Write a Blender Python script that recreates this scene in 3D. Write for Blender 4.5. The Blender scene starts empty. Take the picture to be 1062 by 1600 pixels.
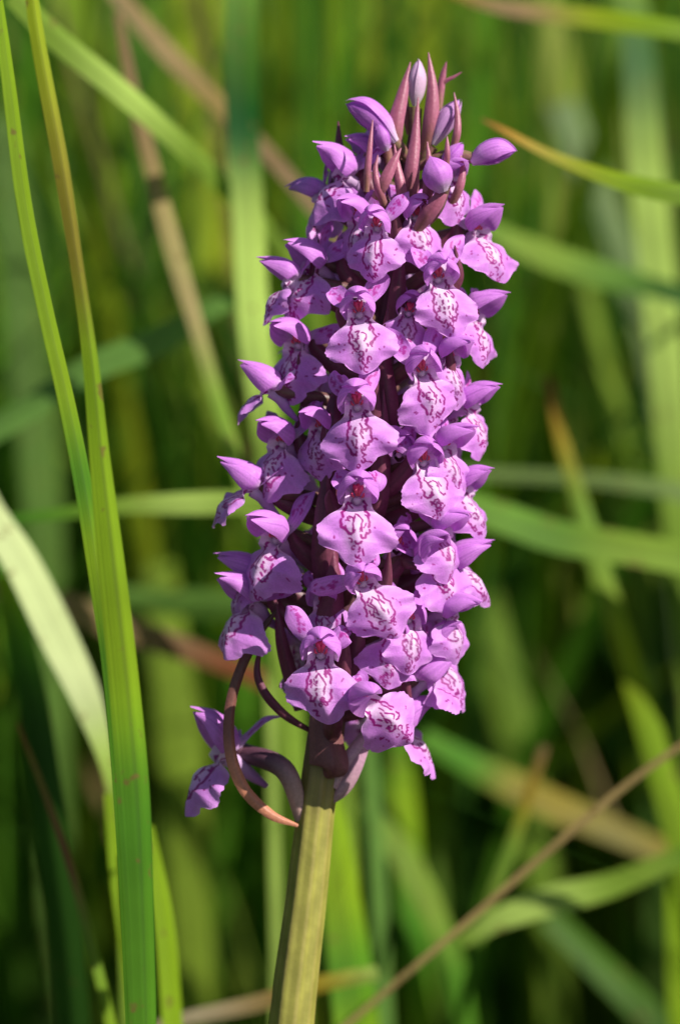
import bpy, math, random
import numpy as np
from mathutils import Vector

# ------------------------------------------------------------------ camera, light, exposure
SC = bpy.context.scene
COL = SC.collection
PX = 0.13 / 1600.0              # metres covered by one photograph pixel at the plane of focus
D = 0.48                        # lens to plane of focus
PITCH = math.radians(10)
TARGET_Z = 0.20                 # height of the picture centre above the ground
cr = np.array([1.0, 0, 0])
cf = np.array([0, math.cos(PITCH), -math.sin(PITCH)])
cu = np.array([0, math.sin(PITCH), math.cos(PITCH)])
cam_pos = np.array([0, 0, TARGET_Z]) - cf * D

cam_d = bpy.data.cameras.new('camera')
cam = bpy.data.objects.new('camera', cam_d)
COL.objects.link(cam)
cam.location = cam_pos
cam.rotation_euler = (math.pi / 2 - PITCH, 0, 0)
cam_d.sensor_fit = 'VERTICAL'
cam_d.sensor_height = 36
cam_d.lens = 36 * D / 0.13
cam_d.clip_start = 0.01
cam_d.clip_end = 500
cam_d.dof.use_dof = True
cam_d.dof.focus_distance = D - 0.010
cam_d.dof.aperture_fstop = cam_d.lens / 12.0
cam_d.dof.aperture_blades = 9
SC.camera = cam

SUN_EL, SUN_AZ = 43, 59         # degrees; azimuth to the right of the direction to the viewer
e, a = math.radians(SUN_EL), math.radians(SUN_AZ)
sun_dir = np.array([math.cos(e) * math.sin(a), -math.cos(e) * math.cos(a), math.sin(e)])
world = bpy.data.worlds.new('World')
SC.world = world
world.use_nodes = True
wt = world.node_tree
sky = wt.nodes.new('ShaderNodeTexSky')
sky.sky_type = 'NISHITA'
sky.sun_disc = False
sky.sun_elevation = e
sky.sun_rotation = math.atan2(sun_dir[0], sun_dir[1])
wt.links.new(sky.outputs[0], wt.nodes['Background'].inputs[0])
wt.nodes['Background'].inputs[1].default_value = 0.06
sun_d = bpy.data.lights.new('sun', 'SUN')
sun_d.energy = 5.0
sun_d.angle = math.radians(0.5)
sun_d.color = (1.0, 0.95, 0.87)
sun = bpy.data.objects.new('sun', sun_d)
COL.objects.link(sun)
sun.location = (1, -1, 2)
sun.rotation_euler = Vector(sun_dir).to_track_quat('Z', 'Y').to_euler()
SC.view_settings.view_transform = 'Standard'
SC.view_settings.look = 'None'
SC.view_settings.exposure = 0.6
SC.view_settings.gamma = 1.0
SC.view_settings.use_curve_mapping = False
SC.cycles.use_denoising = True
SC.cycles.max_bounces = 8
SC.cycles.transmission_bounces = 6
SC.cycles.sample_clamp_indirect = 5.0

# ------------------------------------------------------------------ helpers
def W(px, py, near=0.0):
    """world point seen at a photograph pixel; near = metres in front of the plane of focus"""
    d = D - near
    k = PX * d / D
    return cam_pos + cf * d + cr * (px - 531) * k + cu * (800 - py) * k

def V(vec):
    """camera-aligned offset in pixel units (right, towards viewer, up) -> world offset"""
    v = np.asarray(vec, float) * PX
    return v[..., 0:1] * cr - v[..., 1:2] * cf + v[..., 2:3] * cu

def sstep(a, b, x):
    t = np.clip((x - a) / (b - a), 0, 1)
    return t * t * (3 - 2 * t)

def spline(pts, n):
    """Catmull-Rom through rows of any width"""
    p = np.asarray(pts, float)
    if len(p) == 2:
        t = np.linspace(0, 1, n)[:, None]
        return p[0] * (1 - t) + p[1] * t
    q = np.vstack([2 * p[0] - p[1], p, 2 * p[-1] - p[-2]])
    m = len(p) - 1
    u = np.linspace(0, m, n)
    i = np.minimum(u.astype(int), m - 1)
    t = (u - i)[:, None]
    a0, a1, a2, a3 = q[i], q[i + 1], q[i + 2], q[i + 3]
    return 0.5 * (2 * a1 + (a2 - a0) * t + (2 * a0 - 5 * a1 + 4 * a2 - a3) * t ** 2 + (3 * a1 - a0 - 3 * a2 + a3) * t ** 3)

def nrm(v):
    return v / np.maximum(np.linalg.norm(v, axis=-1, keepdims=True), 1e-12)

def grid_faces(nr, nc, wrap=False, base=0):
    r = np.arange(nr - 1)[:, None]
    c = np.arange(nc if wrap else nc - 1)[None, :]
    c2 = (c + 1) % nc
    f = np.stack([r * nc + c, r * nc + c2, (r + 1) * nc + c2, (r + 1) * nc + c], -1).reshape(-1, 4)
    return f + base

def mesh_obj(name, verts, faces, tint, mat, parent=None, loc=None, uv=None, data_name=None):
    me = bpy.data.meshes.new(data_name or name)
    verts = np.ascontiguousarray(verts, dtype=np.float32)
    faces = np.ascontiguousarray(faces, dtype=np.int32)
    me.vertices.add(len(verts))
    me.vertices.foreach_set('co', verts.ravel())
    me.loops.add(faces.size)
    me.loops.foreach_set('vertex_index', faces.ravel())
    me.polygons.add(len(faces))
    me.polygons.foreach_set('loop_start', np.arange(len(faces), dtype=np.int32) * 4)
    me.polygons.foreach_set('loop_total', np.full(len(faces), 4, dtype=np.int32))
    me.polygons.foreach_set('use_smooth', np.ones(len(faces), dtype=bool))
    tint = np.broadcast_to(np.asarray(tint, float), (len(verts), 3))
    at = me.attributes.new('tint', 'FLOAT_COLOR', 'POINT')
    at.data.foreach_set('color', np.hstack([np.clip(tint, 0, 1), np.ones((len(verts), 1))]).astype(np.float32).ravel())
    if uv is not None:
        ua = me.attributes.new('strip', 'FLOAT_VECTOR', 'POINT')
        ua.data.foreach_set('vector', np.ascontiguousarray(uv, dtype=np.float32).ravel())
    me.update()
    me.validate()
    me.materials.append(mat)
    o = bpy.data.objects.new(name, me)
    COL.objects.link(o)
    if parent is not None:
        o.parent = parent
    if loc is not None:
        o.location = loc
    return o

def leaf(pts, widths, hint, n=26, m=13, cup=0.4, fold=0.0, wave=0.0, seed=0, twist=0.0):
    """curved leaf-like sheet; returns verts (n*m,3), s, t"""
    rs = np.random.RandomState(seed)
    C = spline(pts, n)
    w = np.maximum(spline(np.asarray(widths, float)[:, None], n)[:, 0], 0.15)
    T = nrm(np.gradient(C, axis=0))
    h = np.broadcast_to(np.asarray(hint, float), C.shape)
    B = nrm(np.cross(T, h))
    N = np.cross(B, T)
    if twist:
        an = np.linspace(0, twist, n)[:, None]
        B, N = B * np.cos(an) + N * np.sin(an), N * np.cos(an) - B * np.sin(an)
    s = np.linspace(0, 1, n)
    t = np.linspace(-1, 1, m)
    c = cup if abs(cup) > 1e-3 else 1e-3
    ph = c * t
    P = (C[:, None, :] + B[:, None, :] * (w[:, None] * np.sin(ph) / c)[..., None]
         - N[:, None, :] * (w[:, None] * ((1 - np.cos(ph)) / c + fold * np.abs(t)))[..., None])
    if wave:
        k = rs.uniform(7, 13)
        d = wave * np.abs(t)[None, :] ** 2 * np.sin(s[:, None] * k + rs.uniform(0, 6) + 2.0 * np.sign(t)[None, :])
        P = P + N[:, None, :] * d[..., None]
    S, Tt = np.meshgrid(s, t, indexing='ij')
    return P.reshape(-1, 3), S.ravel(), Tt.ravel()

def tube(pts, radii, n=18, m=12, squash=1.0):
    C = spline(pts, n)
    r = np.maximum(spline(np.asarray(radii, float)[:, None], n)[:, 0], 0.05)
    T = nrm(np.gradient(C, axis=0))
    h = np.array([0.13, 0.9, 0.35]) if abs(T[n // 2][1]) < 0.8 else np.array([0.9, 0.1, 0.3])
    B = nrm(np.cross(T, h))
    N = np.cross(B, T)
    an = np.linspace(0, 2 * math.pi, m, endpoint=False)
    P = C[:, None, :] + r[:, None, None] * (B[:, None, :] * np.cos(an)[None, :, None] + N[:, None, :] * (squash * np.sin(an))[None, :, None])
    s = np.repeat(np.linspace(0, 1, n), m)
    return P.reshape(-1, 3), grid_faces(n, m, True), s, np.tile(an, n)

def mix(c1, c2, k):
    k = np.asarray(k)[..., None]
    return np.asarray(c1, float) * (1 - k) + np.asarray(c2, float) * k

# ------------------------------------------------------------------ materials
def plant_material(name, rough, transl, spec=0.4, noise_scale=900, noise_amt=0.12, bump=0.15, coat=0.0, veins=0.0, sss=0.0, sheen=0.0):
    m = bpy.data.materials.new(name)
    m.use_nodes = True
    nt = m.node_tree
    nd, ln = nt.nodes, nt.links
    pr = nd['Principled BSDF']
    out = nd['Material Output']
    at = nd.new('ShaderNodeAttribute'); at.attribute_name = 'tint'
    tc = nd.new('ShaderNodeTexCoord')
    no = nd.new('ShaderNodeTexNoise'); no.inputs['Scale'].default_value = noise_scale; no.inputs['Detail'].default_value = 5
    ln.new(tc.outputs['Object'], no.inputs['Vector'])
    mr = nd.new('ShaderNodeMapRange')
    mr.inputs['To Min'].default_value = 1 - noise_amt; mr.inputs['To Max'].default_value = 1 + noise_amt
    mr.inputs['From Min'].default_value = 0.3; mr.inputs['From Max'].default_value = 0.7
    ln.new(no.outputs['Fac'], mr.inputs['Value'])
    mul = nd.new('ShaderNodeVectorMath'); mul.operation = 'SCALE'
    ln.new(at.outputs['Color'], mul.inputs[0]); ln.new(mr.outputs[0], mul.inputs['Scale'])
    colour = mul.outputs[0]
    height = no.outputs['Fac']
    if veins:
        sa = nd.new('ShaderNodeAttribute'); sa.attribute_name = 'strip'
        sv = nd.new('ShaderNodeVectorMath'); sv.operation = 'MULTIPLY'; sv.inputs[1].default_value = (veins, 6.0, 1.0)
        ln.new(sa.outputs['Vector'], sv.inputs[0])
        n2 = nd.new('ShaderNodeTexNoise'); n2.inputs['Scale'].default_value = 1.0; n2.inputs['Detail'].default_value = 3
        ln.new(sv.outputs[0], n2.inputs['Vector'])
        m2 = nd.new('ShaderNodeMapRange'); m2.inputs['From Min'].default_value = 0.3; m2.inputs['From Max'].default_value = 0.7
        m2.inputs['To Min'].default_value = 0.72; m2.inputs['To Max'].default_value = 1.28
        ln.new(n2.outputs['Fac'], m2.inputs['Value'])
        mu2 = nd.new('ShaderNodeVectorMath'); mu2.operation = 'SCALE'
        ln.new(colour, mu2.inputs[0]); ln.new(m2.outputs[0], mu2.inputs['Scale'])
        colour = mu2.outputs[0]
        height = n2.outputs['Fac']
    if veins:
        n3 = nd.new('ShaderNodeTexNoise'); n3.inputs['Scale'].default_value = 420; n3.inputs['Detail'].default_value = 2
        ln.new(tc.outputs['Object'], n3.inputs['Vector'])
        m3 = nd.new('ShaderNodeMapRange'); m3.inputs['From Min'].default_value = 0.66; m3.inputs['From Max'].default_value = 0.72
        m3.inputs['To Max'].default_value = 0.75
        ln.new(n3.outputs['Fac'], m3.inputs['Value'])
        mx3 = nd.new('ShaderNodeMix'); mx3.data_type = 'RGBA'
        ln.new(m3.outputs[0], mx3.inputs['Factor']); ln.new(colour, mx3.inputs['A']); mx3.inputs['B'].default_value = (0.16, 0.10, 0.03, 1)
        colour = mx3.outputs['Result']
    ln.new(colour, pr.inputs['Base Color'])
    pr.inputs['Roughness'].default_value = rough
    pr.inputs['Specular IOR Level'].default_value = spec
    pr.inputs['Sheen Weight'].default_value = sheen
    bp = nd.new('ShaderNodeBump'); bp.inputs['Strength'].default_value = bump; bp.inputs['Distance'].default_value = 0.0003
    ln.new(height, bp.inputs['Height']); ln.new(bp.outputs[0], pr.inputs['Normal'])
    if transl:
        tr = nd.new('ShaderNodeBsdfTranslucent')
        ga = nd.new('ShaderNodeGamma'); ga.inputs['Gamma'].default_value = 0.85
        ln.new(colour, ga.inputs['Color']); ln.new(ga.outputs[0], tr.inputs['Color'])
        mx = nd.new('ShaderNodeMixShader'); mx.inputs[0].default_value = transl
        ln.new(pr.outputs[0], mx.inputs[1]); ln.new(tr.outputs[0], mx.inputs[2])
        ln.new(mx.outputs[0], out.inputs['Surface'])
    return m

M_PETAL = plant_material('lilac_petal', 0.48, 0.34, spec=0.3, noise_scale=5200, noise_amt=0.09, bump=0.2, sheen=0.1)
M_BRACT = plant_material('purple_bract', 0.42, 0.15, spec=0.4, noise_scale=2600, noise_amt=0.13, bump=0.18)
M_STEM = plant_material('ribbed_stem', 0.5, 0.0, spec=0.35, noise_scale=900, noise_amt=0.08, bump=0.2)
M_COLUMN = plant_material('glossy_column', 0.3, 0.1, spec=0.5, noise_scale=1500, noise_amt=0.1, bump=0.1)
M_GRASS = plant_material('grass_blade', 0.55, 0.45, spec=0.15, noise_scale=60, noise_amt=0.18, bump=0.25, veins=9.0)
M_MEADOW = plant_material('meadow_blade', 0.55, 0.45, spec=0.15, noise_scale=30, noise_amt=0.2, bump=0.0)

LILAC = np.array([0.69, 0.25, 0.775])
LILAC_DEEP = np.array([0.50, 0.135, 0.62])
PALE = np.array([0.85, 0.68, 0.84])
MARK = np.array([0.34, 0.004, 0.22])
BRACT = np.array([0.135, 0.030, 0.062])
BRACT_GREEN = np.array([0.15, 0.105, 0.045])
RED = np.array([0.60, 0.075, 0.13])

# ------------------------------------------------------------------ ground
def ground():
    rs = np.random.RandomState(3)
    n = 60
    xs = np.linspace(-1, 1, n); g = np.sign(xs) * np.abs(xs) ** 3 * 120
    X, Y = np.meshgrid(g, g, indexing='ij')
    Z = -0.01 + 0.006 * np.sin(X * 9) * np.cos(Y * 7)
    Vv = np.stack([X, Y, Z], -1).reshape(-1, 3)
    m = bpy.data.materials.new('meadow_soil'); m.use_nodes = True
    nt = m.node_tree; pr = nt.nodes['Principled BSDF']
    tc = nt.nodes.new('ShaderNodeTexCoord')
    no = nt.nodes.new('ShaderNodeTexNoise'); no.inputs['Scale'].default_value = 40; no.inputs['Detail'].default_value = 8
    cr_ = nt.nodes.new('ShaderNodeValToRGB')
    cr_.color_ramp.elements[0].color = (0.018, 0.014, 0.008, 1); cr_.color_ramp.elements[1].color = (0.05, 0.05, 0.018, 1)
    nt.links.new(tc.outputs['Object'], no.inputs['Vector']); nt.links.new(no.outputs['Fac'], cr_.inputs[0])
    nt.links.new(cr_.outputs[0], pr.inputs['Base Color']); pr.inputs['Roughness'].default_value = 0.95
    bp = nt.nodes.new('ShaderNodeBump'); bp.inputs['Distance'].default_value = 0.01
    nt.links.new(no.outputs['Fac'], bp.inputs['Height']); nt.links.new(bp.outputs[0], pr.inputs['Normal'])
    o = mesh_obj('ground', Vv, grid_faces(n, n), (0.03, 0.025, 0.015), m)
    o['kind'] = 'structure'
ground()

# ------------------------------------------------------------------ the orchid
root = bpy.data.objects.new('marsh_orchid', None)
COL.objects.link(root)
AX_PTS = np.array([(440, 1840, 74), (455, 1600, 70), (478, 1400, 64), (496, 1240, 58), (512, 1120, 56), (545, 900, 50), (580, 660, 44),
                   (612, 450, 36), (640, 270, 26), (652, 170, 14)], float)     # px, py, width of the stem
def axis_x(py):
    q = AX_PTS[np.argsort(AX_PTS[:, 1])]
    return float(np.interp(py, q[:, 1], q[:, 0]))

# foot of the stem: carry the lean on down to the ground
foot_dir = W(455, 1600) - W(478, 1400)
foot = W(440, 1840)
foot = foot + foot_dir * ((foot[2] + 0.012) / -foot_dir[2])
root.location = foot
root['label'] = 'tall marsh orchid with dense spike of spotted lilac flowers on a thick olive stem'
root['category'] = 'orchid'

def stem():
    top = [W(p[0], p[1], 0) for p in AX_PTS][::-1]
    pts = top + [foot]
    rad = [p[2] / 2 * PX for p in AX_PTS][::-1] + [42 * PX]
    n, m = 150, 72
    C = spline(pts, n); r = spline(np.array(rad)[:, None], n)[:, 0]
    T = nrm(np.gradient(C, axis=0)); B = nrm(np.cross(T, np.array([0, 1.0, 0]))); N = np.cross(B, T)
    an = np.linspace(0, 2 * math.pi, m, endpoint=False)
    rs = np.random.RandomState(4)
    rib = 0.035 * np.cos(an * 9 + 0.4) + 0.022 * np.cos(an * 4 + 1.9)
    rr = r[:, None] * (1 + rib[None, :])
    P = C[:, None] + rr[..., None] * (B[:, None] * np.cos(an)[None, :, None] + N[:, None] * np.sin(an)[None, :, None])
    h = P[:, :, 2].ravel()
    zt, zb = W(500, 1090)[2], W(495, 1290)[2]
    k = sstep(zb, zt, h)
    line = np.tile(np.clip(np.cos(an * 9 + 0.4), 0, 1) ** 6, n)
    olive = mix((0.25, 0.235, 0.045), (0.26, 0.19, 0.075), line * 0.4)
    fine = np.tile(np.cos(an * 27 + 1.0), n)
    olive *= (1 + 0.05 * fine)[:, None]
    olive = mix(olive, (0.20, 0.10, 0.07), 0.15 * np.clip(np.sin(h * 310 + np.tile(np.sin(an * 2 + 1) * 3, n)) * np.sin(h * 171 + 2) - .2, 0, 1))
    olive *= (1 + 0.10 * np.sin(h * 900 + np.tile(np.sin(an * 3) * 2, n)))[:, None]
    tint = mix(olive, (0.085, 0.030, 0.040), k)
    return mesh_obj('stem', P.reshape(-1, 3) - foot, grid_faces(n, m, True), tint, M_STEM, root)
stem()

def put(name, parent, local, faces, tint, mat, basis=None, anchor=None, uv=None):
    """local = offsets in pixel units; basis rows = flower axes in camera-aligned pixel space"""
    v = local if basis is None else local @ basis
    w = V(v)
    return mesh_obj(name, w, faces, tint, mat, parent, None, uv)

def basis_of(az, pitch, roll):
    A, Pt, R = (math.radians(q) for q in (az, pitch, roll))
    fwd = np.array([math.sin(A) * math.cos(Pt), math.cos(A) * math.cos(Pt), math.sin(Pt)])
    right = np.array([math.cos(A), -math.sin(A), 0.0])
    up = np.cross(right, fwd)
    up = up if up[2] > 0 else -up
    r2 = right * math.cos(R) + up * math.sin(R)
    u2 = up * math.cos(R) - right * math.sin(R)
    return np.array([r2, fwd, u2])

LIP_Z = [0, -7, -14, -21, -25, -28, -32, -37, -44, -52, -60, -68, -76, -83, -89, -93, -97, -101, -106, -111, -115, -118.5]
LIP_W = [19, 19.5, 20, 21, 22.5, 25, 31.5, 40, 49, 56, 60, 61, 60, 56.5, 50, 42.5, 34, 28.5, 23.5, 18, 11.5, 3]

def seg_dist(x, z, poly):
    d = np.full(x.shape, 1e9)
    for (x0, z0), (x1, z1) in zip(poly[:-1], poly[1:]):
        dx, dz = x1 - x0, z1 - z0
        L = dx * dx + dz * dz + 1e-9
        t = np.clip(((x - x0) * dx + (z - z0) * dz) / L, 0, 1)
        d = np.minimum(d, np.hypot(x - x0 - t * dx, z - z0 - t * dz))
    return d

def make_lip(seed, reflex=16, tipback=8, nr=125, nc=109):
    rs = np.random.RandomState(seed)
    z = np.linspace(0, -118.5, nr)
    hw = np.interp(-z, -np.array(LIP_Z), LIP_W)
    ker = np.ones(3) / 3
    hw = np.convolve(np.pad(hw, 1, mode='edge'), ker, 'valid'); hw[-1] = 2.0
    def edge():
        sc = rs.uniform(0.93, 1.06)
        lob = sstep(-36, -52, z)
        return hw * (1 + lob * ((sc - 1) + 0.030 * np.sin(z * rs.uniform(.18, .26) + rs.uniform(0, 6)) + 0.014 * np.sin(z * rs.uniform(.5, .9) + rs.uniform(0, 6))
                                + 0.05 * np.exp(-((z + 96) / 4) ** 2) * -rs.uniform(0.5, 3.5)))
    wl, wr = edge(), edge()
    t = np.linspace(-1, 1, nc)
    X = np.where(t[None, :] < 0, t[None, :] * wl[:, None], t[None, :] * wr[:, None])
    Z = np.repeat(z[:, None], nc, 1)
    thr = sstep(-34, -22, Z)
    y_thr = 2 + 9 * np.abs(t)[None, :] ** 2 - 22 * np.exp(-(X / 10.5) ** 2 - ((Z + 15) / 8.0) ** 2) - 12 * sstep(-10, 0, Z)
    prof = np.interp(-z, [0, 30, 42, 60, 80, 100, 118], [0, 3, 13, 21, 22, 17, 17 - tipback])[:, None]
    ax = np.abs(X) / 58
    side = np.where(X < 0, rs.uniform(0.5, 1.6), rs.uniform(0.5, 1.6))
    y_lob = prof - (reflex + 5) * side * ax ** 1.7 + 4.5 * np.exp(-(X / 11) ** 2) * sstep(-34, -50, Z)
    p = rs.uniform(0, 6, 6)
    lobe = sstep(0.3, 1.0, ax)
    y_lob = y_lob + lobe * (5.5 * np.sin(Z * .075 + p[0] + np.sign(X) * p[1]) + 2.8 * np.sin(Z * .19 + X * .05 + p[2]))
    y_lob = y_lob + 2.2 * np.sin(X * .11 + p[3]) * np.sin(Z * .1 + p[4])
    edgeup = np.clip((np.abs(t)[None, :] - 0.86) / 0.14, 0, 1) ** 2
    y_lob = y_lob + edgeup * 1.6 * np.sin(Z * .21 + p[5] + np.sign(X))
    Y = thr * y_thr + (1 - thr) * y_lob
    sag = reflex * 0.22 * ax ** 2
    tw_ = rs.normal(0, 0.10)
    X = X + (Z * tw_ * 0.8) * sstep(-40, -118, Z) + rs.normal(0, 3) * sstep(-84, -118, Z)
    P = np.stack([X, Y, Z - sag * sstep(-34, -50, Z)], -1).reshape(-1, 3)
    x, zz = X.ravel(), Z.ravel()
    # --- the printed pattern of loops, dashes and dots
    wob = 1.1 * np.sin(x * .42 + p[0]) * np.sin(zz * .37 + p[1]) + 0.7 * np.sin(x * .9 + zz * .7 + p[2])
    m = np.zeros(len(x))
    def stroke(poly, w):
        nonlocal m
        d = seg_dist(x, zz, poly) + 0.45 * wob
        m = np.maximum(m, 1 - sstep(w - 0.5, w + 1.1, d))
    def jit(pts, k=2.0):
        return [(a_ + rs.normal(0, k), b_ + rs.normal(0, k)) for a_, b_ in pts]
    W1, W2 = rs.uniform(0.82, 1.12), rs.uniform(0.85, 1.12)
    for sg in (-1, 1):
        f = W1 * rs.uniform(0.9, 1.1); g = W2 * rs.uniform(0.92, 1.08)
        loop = [(13, -22), (15, -32), (19, -41), (21.5, -52), (21, -63), (18, -73), (12, -80), (6, -76)]
        poly = spline(jit([(sg * q[0] * f, q[1] * g) for q in loop], 1.3), 25)
        poly = poly + np.stack([1.3 * np.sin(np.arange(25) * 1.3 + rs.uniform(0, 6)), 0.8 * np.sin(np.arange(25) * 1.9)], 1)
        lw = rs.uniform(1.55, 1.95)
        cuts = sorted(rs.choice(np.arange(5, 22), rs.randint(0, 4), replace=False))
        k0 = 0
        for c_ in list(cuts) + [25]:
            if c_ - k0 > 2: stroke([tuple(q) for q in poly[k0:c_]], lw)
            k0 = c_ + 1
        stroke(jit([(sg * 10, -16), (sg * 12.5, -21), (sg * 9, -26)], 1.6), 1.3)
        kind = rs.randint(3)
        if kind == 0: stroke(jit([(sg * 1.5, -38), (sg * 5, -47), (sg * 6.5, -57), (sg * 5, -66)], 1.6), 1.2)
        elif kind == 1:
            for zc in (-40, -50, -60, -69): stroke(jit([(sg * 4.5, zc), (sg * 5.5, zc - 4)], 1.3), rs.uniform(1.1, 1.7))
        else: stroke(jit([(sg * 2, -44), (sg * 8, -49), (sg * 9, -57), (sg * 4, -60)], 1.6), 1.2)
        for _ in range(rs.randint(4, 8)):
            c = np.array([sg * rs.uniform(5, 17) * f, rs.uniform(-72, -32)])
            dlt = np.array([rs.normal(0, 1.4), rs.uniform(0.4, 4)])
            stroke([tuple(c - dlt), tuple(c + dlt)], rs.uniform(0.9, 1.7))
    for _ in range(rs.randint(9, 16)):
        zc = rs.uniform(-112, -78); wd = np.interp(-zc, [78, 112], [17, 8])
        c = np.array([rs.uniform(-wd, wd), zc])
        if rs.rand() < 0.35:
            a0 = rs.uniform(0, 6); rr = rs.uniform(2.4, 4.6)
            an = np.linspace(a0, a0 + rs.uniform(2.2, 5.4), 7)
            stroke([(c[0] + rr * math.cos(q), c[1] + rr * math.sin(q)) for q in an], 1.05)
        else:
            dlt = rs.normal(0, 1.8, 2)
            stroke([tuple(c - dlt), tuple(c + dlt)], rs.uniform(0.9, 1.6))
    for _ in range(rs.randint(1, 9)):
        sg = rs.choice([-1, 1]); c = (sg * rs.uniform(27, 47), rs.uniform(-82, -50))
        stroke([c, (c[0] + rs.normal(0, 1.5), c[1] + rs.normal(0, 1.5))], rs.uniform(0.5, 1.4))
    wz = rs.uniform(0.62, 0.86)
    white = np.exp(-np.abs(x / (19 * W1)) ** 3) * (1 - 0.78 * sstep(-60, -100, zz)) * wz
    white = np.maximum(white, sstep(-46, -20, zz) * 0.9)
    tint = mix(LILAC, PALE, white * 0.9)
    tint = mix(tint, np.array([0.80, 0.42, 0.86]), 0.35 * sstep(0.35, 0.95, np.repeat(np.abs(t)[None, :], nr, 0).ravel()) * (1 - white))
    rim = np.repeat(np.abs(t)[None, :], nr, 0).ravel()
    tint = mix(tint, LILAC_DEEP, 0.30 * np.exp(-((rim - .62) / .25) ** 2) * (1 - white))
    vein = 0.5 + 0.5 * np.sin(np.arctan2(x, -(zz + 25)) * 34 + p[3])
    tint = tint * (1 - 0.05 * vein * (1 - white))[:, None]
    tint = tint * (1 + rs.normal(0, 0.035, len(x)))[:, None]
    tint = mix(tint, MARK * rs.uniform(0.75, 1.05), m * rs.uniform(0.93, 0.99))
    return P, grid_faces(nr, nc), tint

def petal_tint(s, t, seed, spots=0, spot_side=0.0, base=LILAC, length=70, half=14):
    rs = np.random.RandomState(seed)
    b = base * rs.uniform(0.94, 1.05)
    tint = mix(PALE * 0.95, b, sstep(0.0, 0.33, s))
    tint = mix(tint, LILAC_DEEP * 0.92, 0.55 * np.exp(-(t / 0.10) ** 2) * sstep(0.1, 0.4, s))
    tint = mix(tint, LILAC_DEEP, 0.30 * np.abs(t) ** 3)
    tint = tint * (1 - 0.17 * (0.5 + 0.5 * np.sin(t * 19 + 0.6 * np.sin(s * 5) + rs.uniform(0, 6))) ** 2)[:, None]
    tint = tint * (1 + rs.normal(0, 0.03, len(s)))[:, None]
    x, y = t * half, s * length
    m = np.zeros(len(s))
    for _ in range(spots):
        c = np.array([rs.uniform(-0.55, 0.55) * half + spot_side * 4, rs.uniform(0.32, 0.9) * length])
        dlt = np.array([rs.normal(0, 0.8), rs.uniform(0.5, 3.0)])
        m = np.maximum(m, 1 - sstep(1.0, 2.6, seg_dist(x, y, [tuple(c - dlt), tuple(c + dlt)]) + 0.4 * np.sin(x * 2 + y)))
    return mix(tint, MARK * 1.25, m * 0.85)

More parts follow.
